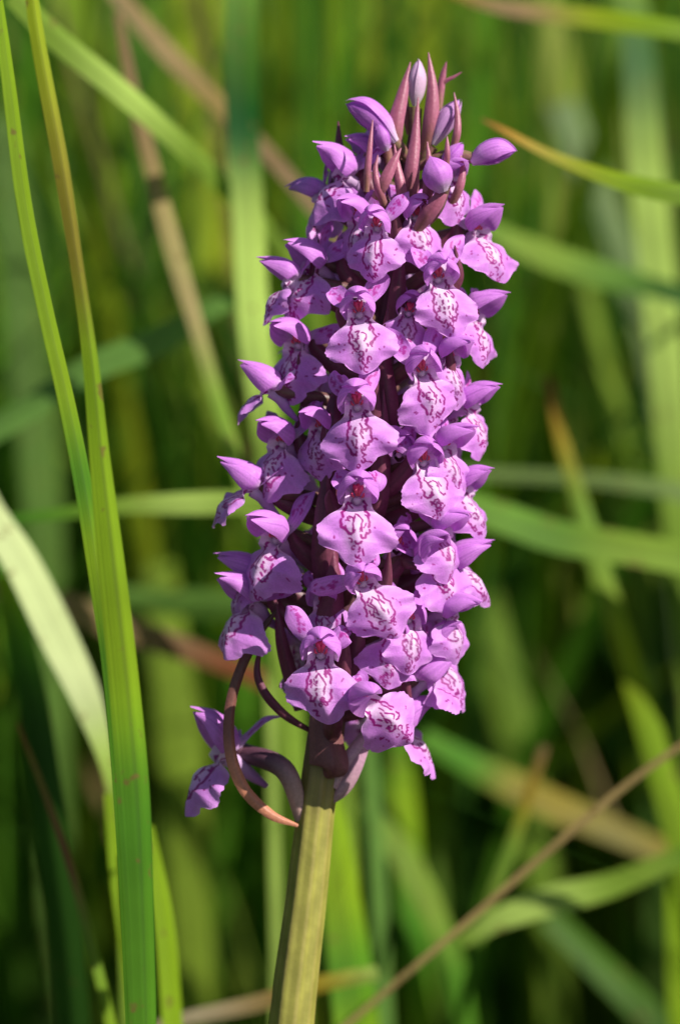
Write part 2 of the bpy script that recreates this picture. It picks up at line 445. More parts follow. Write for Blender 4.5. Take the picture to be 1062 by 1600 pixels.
count = 0
def flower(px, py, near, az, pitch=0, roll=0, sc=1.0, reflex=16, tipback=8, sep=(40, 40), sep_len=(72, 72), sep_back=0.25, hood_len=None, hood_up=0.0,
           lip_on=True, spur_to=(0, -84, -34), ovary_from=None, ovary_mid=None, detail=1.0, closed=0.0, label=None, ovary_tint=None):
    """one flower: px,py = the foot of its column in the picture, near = pixels in front of the stem axis"""
    global count
    count += 1
    sd = 100 + count * 17
    rs = np.random.RandomState(sd)
    az += rs.normal(0, 5); pitch += rs.normal(0, 4); roll += rs.normal(0, 5); sc *= rs.uniform(0.90, 0.98)
    anchor = W(px, py, near * PX)
    fl = bpy.data.objects.new('flower', None)
    COL.objects.link(fl)
    fl.parent = root
    fl.location = anchor - foot
    fl.empty_display_size = 0.003
    if label: fl['label'] = label
    Bs = basis_of(az, pitch, roll) * sc
    nn = lambda k: max(8, int(k * detail))
    if lip_on:
        P, F, tint = make_lip(sd, reflex, tipback, nn(125), nn(109))
        put('lip', fl, P, F, tint, M_PETAL, Bs)
    j = lambda k=1.5: rs.normal(0, k, 3)
    side_on = 5.0 if abs(az) > 28 else 0.0
    if hood_len is None: hood_len = 0.66 if abs(az) < 25 else 1.12
    hl, hu = hood_len * rs.uniform(0.94, 1.06), hood_up + rs.normal(0, 2)
    hu -= 60 * hl * math.sin(math.radians(max(pitch, 0))) * 0.6
    # dorsal sepal: the roof of the hood
    pts = [(0, -13, 4), (0, -7, 22), (0, 14 * hl, 33 + hu * .3), (0, 42 * hl, 33 + hu * .7), (0, 76 * hl, 20 + hu)]
    n_, m_ = nn(26), nn(15)
    P, s, t = leaf([np.add(q, j(0.8)) for q in pts], [11, 22, 27, 20, 1.5], (0, 0.35, 1.0), n_, m_, cup=1.05, wave=1.2, seed=sd + 1)
    put('dorsal_sepal', fl, P, grid_faces(n_, m_), petal_tint(s, t, sd + 1, base=LILAC * 1.0), M_PETAL, Bs)
    # the two petals that form the sides of the hood
    for sg in (-1, 1):
        pts = [(sg * 8, -12, -9), (sg * 26, -3, -3 + side_on), (sg * 31, 16 * hl, 5 + hu * .3 + side_on), (sg * 22, 42 * hl, 12 + hu * .7 + side_on), (sg * 5, 66 * hl, 15 + hu)]
        P, s, t = leaf([np.add(q, j(1.2)) for q in pts], [9, 20, 22, 15, 1.5], (sg * 1.0, 0.1, 0.30), n_, m_, cup=0.75, wave=2.0, seed=sd + 2 + sg)
        put('petal', fl, P, grid_faces(n_, m_), petal_tint(s, t, sd + 3 + sg, base=LILAC * 1.02), M_PETAL, Bs)
    # spreading lateral sepals
    for i, sg in enumerate((-1, 1)):
        A = math.radians(sep[i] + rs.normal(0, 5)); L = sep_len[i]
        if L < 5: continue
        d = np.array([sg * math.sin(A), -sep_back, math.cos(A)]); d /= np.linalg.norm(d)
        b0 = np.array([sg * 9, -11, 1.0])
        c1 = np.array([sg * 0.25, 0.35, 0.15])
        pts = [b0, b0 + d * L * .35 + c1 * 9, b0 + d * L * .7 + c1 * 10 + j(2), b0 + d * L + c1 * -2 + j(4)]
        n2, m2 = nn(40), nn(19)
        P, s, t = leaf(pts, [7, 15, 18, 14, 2.0], (0.1 * sg, 1.0, 0.1), n2, m2, cup=0.55 * rs.choice([1, 1, -0.6]), wave=2.2, seed=sd + 8 + i, twist=sg * rs.uniform(-0.5, 0.4))
        put('lateral_sepal', fl, P, grid_faces(n2, m2), petal_tint(s, t, sd + 9 + i, spots=rs.randint(7, 15), base=LILAC, length=L), M_PETAL, Bs)
    # column with its two red pollen pouches, and the pale stigma below
    vs, fs, off = [], [], 0
    for pts, rad in (([(-8, -6, 13), (-5.5, 1, 6), (-2.6, 3, -2), (-2.0, 1, -9)], [1.5, 4.4, 3.6, 1.4]), ([(8, -6, 13), (5.5, 1, 6), (2.6, 3, -2), (2.0, 1, -9)], [1.5, 4.4, 3.6, 1.4]),
                     ([(0, -8, 14), (0, -3, 6), (0, -3, -6)], [3, 6, 2]), ([(-11, -1, -2), (-9.5, 3, -8), (-6, 1, -11)], [1, 2.3, 1]), ([(11, -1, -2), (9.5, 3, -8), (6, 1, -11)], [1, 2.3, 1])):
        v_, f_, s_, _a = tube(pts, rad, 9, 8)
        vs.append(v_); fs.append(f_ + off); off += len(v_)
    put('column', fl, np.vstack(vs), np.vstack(fs), RED * rs.uniform(0.8, 1.25), M_COLUMN, Bs * 0.86)
    v_, f_, s_, _a = tube([(0, -14, -9), (0, -8.5, -13), (0, -11, -19)], [2, 8.0, 2], 9, 12)
    put('stigma', fl, v_, f_, (0.66, 0.50, 0.66), M_COLUMN, Bs)
    # spur
    st = np.array(spur_to, float)
    v_, f_, s_, _a = tube([(0, -6, -16), (0, -28, -17), tuple(st * .6 + np.array([0, 0, -6])), tuple(st)], [13, 12, 9.5, 4], nn(20), nn(16))
    put('spur', fl, v_, f_, mix(PALE * .9, LILAC_DEEP, 0.25 + 0.6 * s_) , M_PETAL, Bs)
    # twisted ovary reaching back to the stem
    if ovary_from is None:
        py0 = py + 58 * sc
        o = np.array([axis_x(py0) - px, -near, -58 * sc]) 
    else:
        o = np.array([ovary_from[0] - px, ovary_from[2] - near, py - ovary_from[1]], float)
    e_ = np.array([0, -12, 2.0]) @ Bs
    back = np.array([0, -40, 2.0]) @ Bs
    mid = o * 0.55 + back * 0.45 + np.array([0, 0, 6.0])
    if ovary_mid: mid = np.array([ovary_mid[0] - px, ovary_mid[2] - near, py - ovary_mid[1]], float)
    v_, f_, s_, a_ = tube([o, mid, back * .75 + e_ * .25, e_], np.array([9, 13, 12, 9]) * sc * (1.15 if ovary_mid else 1.0), nn(26), nn(18))
    tw = 0.5 + 0.5 * np.sin(a_ * 6 + s_ * 7)
    base = mix((0.17, 0.13, 0.06), BRACT, 0.35 + 0.45 * tw)
    put('ovary', fl, v_, f_, base if ovary_tint is None else mix(ovary_tint[0], ovary_tint[1], sstep(.1, .5, s_)), M_BRACT)
    return fl

def near_of(px, py, R):
    dx = px - axis_x(py)
    return math.sqrt(max(R * R - dx * dx, (0.12 * R) ** 2))

def bract(pts, widths, hint=(0, 1, 0.0), cup=0.9, seed=0, green=0.0, fold=0.15, twist=0.0, label=None, tint=None, n=30, m=11):
    """pts = (px, py, near) in the picture"""
    a0 = W(pts[0][0], pts[0][1], pts[0][2] * PX)
    q = [(p[0] - pts[0][0], p[2] - pts[0][2], pts[0][1] - p[1]) for p in pts]
    P, s, t = leaf(q, widths, hint, n, m, cup=cup, fold=fold, seed=seed, twist=twist)
    rs = np.random.RandomState(seed + 5)
    if tint is None:
        b = mix(BRACT_GREEN, BRACT * rs.uniform(0.85, 1.3), 1 - green * (1 - s))
        b = mix(b, BRACT * 1.7, 0.35 * np.abs(t) ** 2)
        b = b * (1 - 0.25 * np.exp(-(t / .12) ** 2))[:, None]
        b = b * (1 + 0.08 * np.sin(t * 26))[:, None]
    else:
        b = tint(s, t)
    o = mesh_obj('bract', V(P), grid_faces(n, m), b, M_BRACT, root, a0 - foot)
    if label: o['label'] = label
    return o

def bud(base, tip, near, width, pale=0.0, seed=0, droop=0.0):
    """closed bud: plump folded tube with a seam, base and tip in the picture"""
    rs = np.random.RandomState(seed)
    b = np.array([0, 0, 0.0]); e_ = np.array([tip[0] - base[0], 8.0, base[1] - tip[1]], float)
    side = np.array([0, 0, 1.0]) * droop
    L = np.linalg.norm(e_)
    pts = [b, e_ * .28 + side, e_ * .6 + side * 1.2, e_ * .86 + side * .5, e_]
    w = width / 2
    n, m = 34, 28
    v, f, s, a_ = tube(pts, [w * .3, w * .86, w * .96, w * .52, w * .03], n, m)
    C = spline(pts, n)
    col = mix(PALE * .9, LILAC_DEEP, 0.4 + 0.6 * sstep(0, .3, s))
    if pale: col = mix(col, mix((0.80, 0.66, 0.70), (0.86, 0.82, 0.66), 1 - s), pale)
    loc = W(base[0], base[1], near * PX) - foot
    o = mesh_obj('bud', V(v), f, col, M_PETAL, root, loc)
    R_ = v.reshape(n, m, 3) - C[:, None]
    sv = np.linspace(0, 1, n); mm = 13; t = np.linspace(-1, 1, mm)
    a0 = rs.uniform(0, 6)
    for k in range(3):
        ha = (1.22 - 0.45 * k * .5) * (1 - 0.75 * sv ** 3)
        ang = (a0 + k * 2 * math.pi / 3 + ha[:, None] * t[None]) / (2 * math.pi) * m
        i0 = np.floor(ang).astype(int); fr = (ang - i0)[..., None]
        rows = np.arange(n)[:, None]
        rad = R_[rows, i0 % m] * (1 - fr) + R_[rows, (i0 + 1) % m] * fr
        lift = 1.06 + 0.09 * (2 - k) + 0.08 * (np.abs(t)[None] ** 2) * sv[:, None] + 0.04 * np.exp(-(t / .15) ** 2)[None]
        Pq = (C[:, None] + rad * lift[..., None] + (C[-1] - C[0]) * 0.03 * (2 - k) * sv[:, None, None]).reshape(-1, 3)
        S = np.repeat(sv, mm); Tt = np.tile(t, n)
        cc = petal_tint(S, Tt, seed * 7 + k, base=LILAC * 0.98)
        if pale: cc = mix(cc, mix((0.82, 0.66, 0.70), (0.86, 0.82, 0.64), 1 - S), pale)
        mesh_obj('sepal', V(Pq), grid_faces(n, mm), cc, M_PETAL, o)
    return o

FL = []
def F(px, py, az, R=118, **k):
    near = k.pop('near', None)
    if near is None: near = near_of(px, py, R)
    FL.append((px, py, near, az))
    return flower(px, py, near, az, **k)

# front column, top to bottom
F(588, 347, -8, R=105, sc=0.86, roll=-4, sep=(55, 38), sep_len=(50, 76), reflex=14)
F(560, 480, -2, R=118, sc=0.94, roll=2, sep=(35, 28), sep_len=(60, 80), reflex=12)
F(557, 624, 0, R=125, sc=1.0, sep=(30, 14), sep_len=(56, 70), reflex=12)
F(559, 768, 2, R=130, sc=1.04, sep=(35, 30), sep_len=(40, 40), reflex=8)
F(563, 902, 14, R=135, sc=1.0, roll=20, sep=(80, 50), sep_len=(80, 50), reflex=10)
F(501, 1012, 2, R=140, sc=1.02, roll=4, sep=(42, 60), sep_len=(84, 50), reflex=10)
F(565, 1092, 30, R=140, sc=0.96, roll=52, sep=(10, 30), sep_len=(66, 40), reflex=26, hood_up=10)
# column right of the front
F(684, 426, 12, R=112, sc=0.92, roll=3, sep=(25, 36), sep_len=(60, 80), reflex=10)
F(658, 572, 13, R=120, sc=0.98, roll=8, sep=(18, 40), sep_len=(84, 84), reflex=9)
F(661, 712, 16, R=126, sc=0.97, roll=12, sep=(28, 45), sep_len=(84, 84), reflex=10)
F(668, 862, 30, R=132, pitch=8, sc=0.98, roll=20, sep=(35, 45), sep_len=(66, 70), reflex=14, hood_up=8)
F(676, 1016, 44, R=130, pitch=12, sc=0.95, roll=24, sep=(70, 30), sep_len=(60, 60), reflex=20, hood_up=26)
# right edge
F(744, 352, 40, R=105, pitch=12, sc=0.92, roll=4, sep=(24, 30), sep_len=(90, 100), reflex=16, hood_up=4)
F(742, 484, 56, R=112, pitch=10, sc=0.84, roll=6, sep=(20, 40), sep_len=(70, 70), reflex=16, hood_up=6)
F(732, 626, 56, R=118, pitch=8, sc=0.84, roll=8, sep=(20, 40), sep_len=(76, 70), reflex=18, hood_up=8)
F(722, 758, 54, R=120, pitch=10, sc=0.86, roll=14, sep=(20, 40), sep_len=(76, 70), reflex=18, hood_up=8)
F(712, 872, 66, R=120, pitch=20, sc=0.86, roll=20, sep=(20, 40), sep_len=(76, 60), reflex=16, hood_up=6)
F(660, 1052, 78, near=30, pitch=34, sc=0.9, roll=20, sep=(20, 40), sep_len=(60, 50), reflex=8)
F(614, 1126, 82, near=10, pitch=36, sc=0.98, roll=26, sep=(40, 40), sep_len=(50, 40), reflex=8, spur_to=(0, -96, -18), ovary_from=(520, 1230, 10), ovary_tint=((0.5, 0.3, 0.34), (0.52, 0.35, 0.45)))
# column left of the front
F(542, 262, -58, R=100, pitch=20, sc=0.98, roll=-20, sep=(8, 14), sep_len=(92, 80), reflex=24, hood_up=4)
F(492, 406, -46, R=112, pitch=18, sc=0.92, roll=-8, sep=(10, 48), sep_len=(86, 70), reflex=24, hood_up=4)
F(464, 528, -40, R=122, pitch=10, sc=0.94, roll=-4, sep=(12, 80), sep_len=(60, 80), reflex=24)
F(441, 682, -38, R=140, pitch=10, sc=0.95, roll=-4, sep=(50, 26), sep_len=(80, 84), reflex=24)
F(430, 832, -40, R=140, pitch=8, sc=1.02, roll=-4, sep=(60, 22), sep_len=(60, 92), reflex=24, hood_up=4)
F(392, 930, -46, R=150, pitch=14, sc=0.95, roll=-4, sep=(80, 60), sep_len=(70, 80), reflex=26, hood_up=2)
# left edge
F(456, 430, -80, near=20, pitch=24, sc=0.8, roll=-4, sep=(30, 20), sep_len=(70, 60), reflex=12)
F(426, 600, -80, near=40, pitch=30, sc=0.84, roll=-16, sep=(30, 20), sep_len=(70, 60), reflex=12, hood_up=6)
F(398, 752, -82, near=40, pitch=32, sc=0.94, roll=-22, sep=(30, 20), sep_len=(80, 60), reflex=12, hood_up=0)
F(396, 890, -88, near=10, pitch=16, sc=0.84, roll=-10, sep=(30, 20), sep_len=(70, 60), reflex=12, hood_up=6)
F(500, 300, -110, near=-30, sc=0.8, roll=0, sep=(30, 20), sep_len=(70, 60), reflex=30)
F(580, 236, -46, near=-14, pitch=14, sc=0.78, roll=-10, sep=(20, 20), sep_len=(70, 60), reflex=26)
F(700, 272, 40, near=24, pitch=6, sc=0.74, roll=6, sep=(20, 30), sep_len=(60, 66), reflex=20)
# lone low flower on the left
F(354, 1164, -68, near=-14, pitch=22, sc=1.16, roll=-8, sep=(60, 6), sep_len=(50, 84), reflex=30, hood_up=20, hood_len=1.0, sep_back=0.5, spur_to=(0, -84, -28), ovary_from=(474, 1284, 4), ovary_mid=(446, 1202, 20),
  ovary_tint=((0.46, 0.30, 0.27), (0.11, 0.045, 0.07)), label='low flower hanging apart on the left of the stem')
# filling between columns and round the back of the spike
for i, (px, py, nr_, az) in enumerate([(625, 700, 70, 8), (622, 845, 70, 20), (702, 550, 66, 40), (696, 688, 66, 40), (690, 820, 66, 44), (560, 330, 50, -26), (650, 330, 60, 20), (700, 950, 50, 50), (640, 960, 80, 20),  (615, 985, 70, 24), (500, 660, 60, -20), (505, 930, 60, -20), (640, 480, 60, 10),
                                       (690, 500, -40, 110), (700, 640, -40, 110), (690, 780, -45, 110), (680, 930, -45, 120), (520, 400, -60, -120), (490, 560, -60, -125),
                                       (470, 720, -60, -120), (455, 860, -60, -120), (470, 1000, -50, -130), (560, 470, -110, 180), (640, 420, -100, 150), (560, 640, -120, 190),
                                       (640, 600, -110, 155), (540, 800, -120, 185), (620, 780, -115, 155), (520, 960, -125, 185), (600, 950, -115, 150), (560, 1080, -100, 165)]):
    F(px, py, az, near=nr_, sc=0.82, roll=0, sep=(30, 30), sep_len=(60, 60), reflex=24, detail=0.45, lip_on=i not in (0, 1))

# bracts: one below every flower of the spike, long and tapering
for i, (px, py, near, az) in enumerate(FL[:31]):
    if py > 1100 or (px < 380 and py > 1000): continue
    rs = np.random.RandomState(900 + i)
    bx, by = axis_x(py + 70), py + 70
    sgn = 1 if rs.rand() < 0.5 else -1
    if abs(px - axis_x(py)) > 70: sgn = -1 if px > axis_x(py) else 1; near = near + 10
    tx = px + sgn * rs.uniform(22, 46); ty = py - rs.uniform(0, 60)
    bract([(bx, by, 10), (bx * .45 + tx * .55, by - 18, near * .55), (tx, py + 15, near * .72), (tx + rs.uniform(-8, 8), ty, near * .8)], [13, 17, 12, 1.2],
          seed=i, cup=0.9, green=0.3)
# bracts visible in the gaps of the front
for i, (p, w) in enumerate([
    ([(598, 700, 40), (606, 640, 62), (598, 560, 70), (606, 480, 66)], [14, 19, 14, 1]),
    ([(612, 560, 40), (618, 500, 60), (622, 440, 66), (626, 380, 60)], [14, 18, 13, 1]),
    ([(575, 830, 40), (590, 780, 64), (596, 680, 74), (598, 610, 70)], [14, 19, 14, 1]),
    ([(520, 800, 40), (516, 730, 70), (520, 650, 76), (528, 590, 60)], [15, 22, 15, 1]),
    ([(512, 960, 40), (508, 880, 74), (506, 800, 80), (512, 720, 70)], [16, 24, 16, 1]),
    ([(505, 1060, 40), (512, 990, 66), (520, 920, 76), (520, 850, 70)], [18, 26, 18, 1]),
    ([(540, 1100, 40), (548, 1040, 70), (556, 1000, 84), (566, 950, 80)], [18, 26, 16, 1]),
    ([(610, 920, 40), (620, 870, 50), (640, 880, 70), (660, 893, 60)], [10, 15, 12, 1]),
    ([(470, 1110, 10), (455, 1060, 20), (440, 1000, 30), (432, 940, 30)], [12, 14, 11, 1]),
    ([(498, 1150, 10), (440, 1112, 30), (404, 1060, 36), (408, 1000, 30)], [3, 8, 7, 2]),
    ([(640, 1110, 30), (634, 1070, 50), (630, 1040, 50), (628, 1000, 40)], [6, 8, 6, 1])]):
    bract(p, w, seed=60 + i, green=0.5 if i in (7,) else 0.1)
# the long bract that bows out to the left below the spike
def bow_tint(s, t):
    b = mix((0.50, 0.20, 0.12), (0.20, 0.075, 0.06), sstep(.36, .52, s))
    return mix(b, (0.09, 0.05, 0.035), sstep(.5, .9, s)) * (1 - 0.25 * np.exp(-(t / .2) ** 2))[:, None]
bract([(466, 1290, 26), (424, 1270, 44), (384, 1230, 54), (363, 1175, 56), (361, 1110, 50), (376, 1050, 44), (400, 1000, 36), (432, 955, 30)],
      [3, 9, 11, 10.5, 9.5, 9, 8, 3], hint=(0.25, 1, 0.3), seed=81, tint=bow_tint, n=60, cup=0.8, label='long thin bract bowing out to the left below the spike')
# broad sheath bract in front of the stem
bract([(510, 1216, 30), (517, 1200, 46), (513, 1165, 46), (508, 1120, 42), (505, 1085, 36)], [12, 34, 31, 26, 14], seed=82, cup=0.85, fold=0.22, hint=(0.12, 1, 0.2),
      tint=lambda s, t: mix((0.15, 0.055, 0.06), (0.22, 0.10, 0.09), 0.6 * np.abs(t) + 0.25 * np.sin(t * 9)), label='broad brown bract clasping the top of the bare stem')
bract([(514, 1256, 10), (536, 1232, 20), (554, 1198, 22), (574, 1150, 16)], [5, 13, 14, 9], seed=83, tint=lambda s, t: mix((0.44, 0.27, 0.27), (0.44, 0.24, 0.36), s))
# buds and bracts of the tip
bud((648, 166), (652, 96), 6, 26, pale=0.5, seed=1)
bud((618, 222), (542, 164), 26, 37, seed=2, droop=9)
bud((676, 226), (717, 158), 10, 27, seed=3, pale=0.25, droop=4)
bud((736, 254), (803, 238), 30, 35, seed=4, droop=6)
bud((692, 300), (672, 248), 92, 42, seed=5)
bud((604, 236), (592, 196), 44, 22, seed=6)
bud((690, 262), (722, 226), 34, 22, seed=7)
for p, w in [([(630, 334, 60), (626, 296, 76), (620, 262, 70), (616, 226, 56)], [9, 11, 8, 1]),
             ([(664, 334, 50), (668, 296, 70), (670, 262, 66), (667, 222, 52)], [9, 11, 8, 1]),
             ([(604, 330, 56), (592, 300, 80), (586, 272, 80), (590, 244, 72)], [7, 9, 6, 1]),
             ([(700, 330, 40), (716, 296, 56), (722, 268, 52), (718, 240, 44)], [7, 9, 6, 1]),
             ([(640, 210, 4), (634, 175, 2), (632, 145, -4), (636, 118, -10)], [6, 8, 6, 1]),
             ([(622, 250, 20), (618, 200, 34), (628, 150, 26), (641, 96, 10)], [9, 15, 12, 1]),
             ([(662, 240, 10), (672, 195, 24), (675, 140, 20), (669, 82, 8)], [10, 16, 11, 1]),
             ([(638, 350, 34), (642, 280, 54), (648, 220, 46), (653, 152, 30)], [15, 16, 10, 1]),
             ([(686, 170, -20), (688, 140, -20), (692, 115, -20), (697, 96, -20)], [6, 8, 6, 1]),
             ([(684, 140, -24), (696, 127, -20), (708, 121, -18), (721, 113, -18)], [3, 4, 3, 0.8]),
             ([(706, 236, 36), (713, 210, 44), (714, 180, 38), (709, 144, 30)], [7, 8, 6, 1]),
             ([(572, 300, 84), (574, 265, 92), (578, 225, 88), (582, 188, 76)], [6, 7, 5, 1]),
             ([(586, 312, 70), (600, 285, 84), (614, 255, 80), (626, 232, 70)], [10, 12, 9, 1]),
             ([(697, 262, 92), (698, 245, 100), (698, 230, 100), (698, 214, 96)], [5, 6, 5, 1]),
             ([(650, 362, 70), (668, 335, 88), (688, 305, 92), (700, 250, 84)], [9, 16, 12, 2]),
             ([(608, 262, -10), (606, 220, -10), (614, 180, -14), (622, 150, -20)], [8, 12, 9, 1])]:
    o = bract(p, [q * 0.86 for q in w], seed=int(p[0][0]), cup=0.75, tint=lambda s, t: mix(mix((0.24, 0.13, 0.06), (0.32, 0.085, 0.145), sstep(0.0, .45, s)), (0.42, 0.16, 0.24), 0.5 * np.abs(t)) * (1 - 0.12 * np.exp(-(t / .15) ** 2))[:, None])
# ovaries of the buds: greenish tubes
for p, r in [([(650, 262, 6), (700, 244, 20), (742, 250, 28)], [7, 10, 9]), ([(636, 250, 6), (626, 236, 16), (612, 216, 24)], [7, 10, 10]),
             ([(654, 262, 0), (664, 246, 6), (676, 230, 10)], [6, 9, 9]), ([(648, 240, 0), (647, 205, 4), (648, 168, 6)], [6, 8, 9]), ([(655, 360, 20), (680, 330, 60), (692, 296, 88)], [7, 10, 10])]:
    a0 = W(*p[0][:2], p[0][2] * PX)
    q = [(c[0] - p[0][0], c[2] - p[0][2], p[0][1] - c[1]) for c in p]
    v_, f_, s_, a_ = tube(q, r, 18, 16)
    mesh_obj('bud_ovary', V(v_), f_, mix((0.19, 0.15, 0.06), (0.24, 0.09, 0.10), 0.5 + 0.5 * np.sin(a_ * 5 + s_ * 6)), M_BRACT, root, a0 - foot)

# ------------------------------------------------------------------ grass blades one can tell apart
BRIGHT = (0.205, 0.33, 0.012); YELLOW = (0.27, 0.34, 0.014); GREEN = (0.080, 0.215, 0.013); DARK = (0.032, 0.10, 0.010)
PALEG = (0.36, 0.50, 0.10); MIDP = (0.19, 0.30, 0.035); BLUEG = (0.125, 0.25, 0.032); TAN = (0.30, 0.21, 0.085); OCHRE = (0.33, 0.23, 0.02); DRY = (0.24, 0.15, 0.07); RUST = (0.20, 0.06, 0.02)
WHITE = (0.50, 0.58, 0.26)

def blade(name, label, pts, depth, colour, tw=0, fold=0.25, root_end='end', cat='grass blade', group=None, reach=0.03):
    """pts = (px, py, apparent width); depth = cm behind the orchid, a number or one per point; colour = one colour or one per point;
    root_end says which end carries on down to the ground"""
    n0 = len(pts)
    dep = np.broadcast_to(np.asarray(depth, float), (n0,)) * 0.01
    cols = np.asarray(colour, float)
    cols = np.repeat(cols[None], n0, 0) if cols.ndim == 1 else cols
    P = np.array([W(p[0], p[1], -d) for p, d in zip(pts, dep)])
    Wd = np.array([p[2] * PX * (D + d) / D * 0.5 / max(0.2, math.cos(math.radians(tw))) for p, d in zip(pts, dep)])
    if root_end == 'start':
        P, Wd, cols = P[::-1], Wd[::-1], cols[::-1]
    n, m = 64, 9
    C = spline(P, n); w = spline(Wd[:, None], n)[:, 0]; cc = spline(cols, n)
    if root_end:
        last, d = C[-1], nrm(C[-1] - C[-3])
        p1 = last + d * min(reach, last[2] * 0.5)
        p2 = np.array([p1[0] + d[0] * .004, p1[1] + d[1] * .004, p1[2] * 0.45]); p3 = np.array([p2[0], p2[1], -0.012])
        u = np.linspace(0, 1, 25)[1:, None]
        bez = (1 - u) ** 3 * last + 3 * u * (1 - u) ** 2 * p1 + 3 * u * u * (1 - u) * p2 + u ** 3 * p3
        C = np.vstack([C, bez]); w = np.append(w, w[-1] * (1 - 0.3 * u[:, 0])); cc = np.vstack([cc, np.repeat(cc[-1:], len(u), 0)])
        n = len(C)
    w = np.maximum(w, 0.00008); cc = np.clip(cc, 0.003, 1)
    T = nrm(np.gradient(C, axis=0))
    view = nrm(C - cam_pos)
    B = nrm(np.cross(T, view)); N = np.cross(B, T)
    th = math.radians(abs(tw)) + 0.15
    s1 = (np.clip(np.cross(T, B * math.cos(th) + N * math.sin(th)) @ sun_dir * np.sign((np.cross(T, B * math.cos(th) + N * math.sin(th)) * -view).sum(1)), -1, 1)).mean()
    s2 = (np.clip(np.cross(T, B * math.cos(th) - N * math.sin(th)) @ sun_dir * np.sign((np.cross(T, B * math.cos(th) - N * math.sin(th)) * -view).sum(1)), -1, 1)).mean()
    tw = abs(tw) * (1 if s1 > s2 else -1) * (1 if tw >= 0 else -1)
    an = math.radians(tw) + 0.12 * np.sin(np.linspace(0, 5, n) + len(label))
    an = an[:, None]
    B, N = B * np.cos(an) + N * np.sin(an), N * np.cos(an) - B * np.sin(an)
    t = np.linspace(-1, 1, m)
    Pv = C[:, None] + B[:, None] * (w[:, None] * t[None])[..., None] + N[:, None] * (w[:, None] * fold * (np.abs(t)[None] - .5))[..., None]
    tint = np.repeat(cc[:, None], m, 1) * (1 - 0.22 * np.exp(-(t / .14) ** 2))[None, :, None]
    L = np.concatenate([[0], np.cumsum(np.linalg.norm(np.diff(C, axis=0), axis=1))])
    uv = np.stack([np.repeat(t[None], n, 0) + len(label), np.repeat(L[:, None], m, 1), np.zeros((n, m))], -1).reshape(-1, 3)
    loc = C[-1].copy()
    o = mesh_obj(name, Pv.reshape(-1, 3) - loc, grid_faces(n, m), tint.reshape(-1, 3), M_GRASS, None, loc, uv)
    o['label'] = label; o['category'] = cat
    if group: o['group'] = group
    return o

G = 'grass blades around the orchid'
B_ = lambda label, *a_, **k: blade(k.pop('name', 'grass_shoot'), label, *a_, group=k.pop('group', G), **k)
B_('thick bright yellow-green blade rising the full height left of the orchid',
   [(44, -60, 18), (60, 60, 22), (95, 250, 24), (122, 420, 20), (142, 560, 24), (158, 720, 32), (176, 880, 42), (196, 1060, 48), (212, 1240, 52), (222, 1440, 46), (228, 1640, 42)], -2.6,
   [YELLOW, YELLOW, (0.24, 0.22, 0.02), (0.22, 0.2, 0.02), BRIGHT, BRIGHT, BRIGHT, BRIGHT, GREEN, GREEN, GREEN], tw=22, fold=0.5)
B_('slender bright green blade just left of the thick one, joining it lower down',
   [(-8, -40, 16), (14, 120, 22), (40, 320, 26), (72, 480, 26), (104, 620, 27), (130, 750, 28), (150, 880, 26), (168, 1020, 20)], -2.0, [BRIGHT, BRIGHT, BRIGHT, BRIGHT, BRIGHT, GREEN, BRIGHT, GREEN], tw=26, fold=0.4)
B_('broad pale whitish leaf folded over at the left edge',
   [(-60, 680, 40), (-20, 790, 52), (36, 880, 56), (90, 990, 56), (136, 1090, 44), (165, 1180, 24), (178, 1250, 12)], 6.0, [MIDP, WHITE, WHITE, WHITE, WHITE, PALEG, MIDP], tw=42, reach=0.01, fold=0.1)
B_('dark green blade behind the pale folded leaf at lower left', [(8, 900, 26), (30, 1000, 40), (55, 1120, 46), (80, 1300, 52), (105, 1500, 56), (116, 1640, 56)], 6.5, [BRIGHT, GREEN, DARK, DARK, DARK, DARK], tw=-30)
B_('thin reddish-tipped blade slanting across the lower left corner', [(28, 1130, 5), (60, 1210, 10), (105, 1335, 13), (140, 1460, 16), (178, 1620, 17)], 4.0, [RUST, (0.2, 0.16, 0.03), (0.24, 0.10, 0.05), MIDP, BRIGHT], tw=28)
B_('yellow-green stalk emerging low behind the thick left blade', [(170, 1240, 14), (185, 1370, 22), (205, 1500, 26), (222, 1640, 28)], 4.5, BRIGHT, tw=38)
B_('short bright blade to the right of the thick left blade foot', [(236, 1290, 8), (248, 1380, 24), (262, 1480, 30), (275, 1640, 34)], 4.2, BRIGHT, tw=42)
B_('pale green diagonal blade crossing the upper left', [(20, -10, 30), (90, 60, 36), (200, 150, 36), (300, 240, 34), (390, 330, 34), (470, 420, 30)], [4.5, 5, 6, 7.6, 10, 13], [MIDP, MIDP, PALEG, MIDP, MIDP, MIDP], tw=38)
B_('brown dry diagonal blade at the top left', [(150, -50, 26), (210, 20, 28), (270, 90, 30), (345, 165, 26), (420, 240, 22), (520, 360, 20), (600, 480, 14)], 11, [TAN, TAN, TAN, (0.26, .18, .05), DRY, DRY, DRY], root_end=None, tw=38)
B_('tan dry stem sloping down from the pale diagonal blade', [(185, 20, 12), (208, 140, 18), (235, 250, 24), (275, 400, 28), (305, 500, 24), (340, 620, 24), (368, 710, 22), (400, 830, 20)], 8, [DRY, DRY, TAN, (0.36, .3, .11), (0.34, .28, .11), MIDP, MIDP, MIDP], tw=28)
B_('wide upright blade left of the spike, dark above and pale below', [(378, -40, 52), (380, 120, 58), (384, 230, 54), (390, 340, 52), (400, 520, 50), (424, 700, 46)], 8.5, [BLUEG, DARK, (0.05, .14, .03), (0.42, .58, .12), (0.42, .58, .12), MIDP], tw=34)  # pale lower stretch: sunlit look put into the blade colour
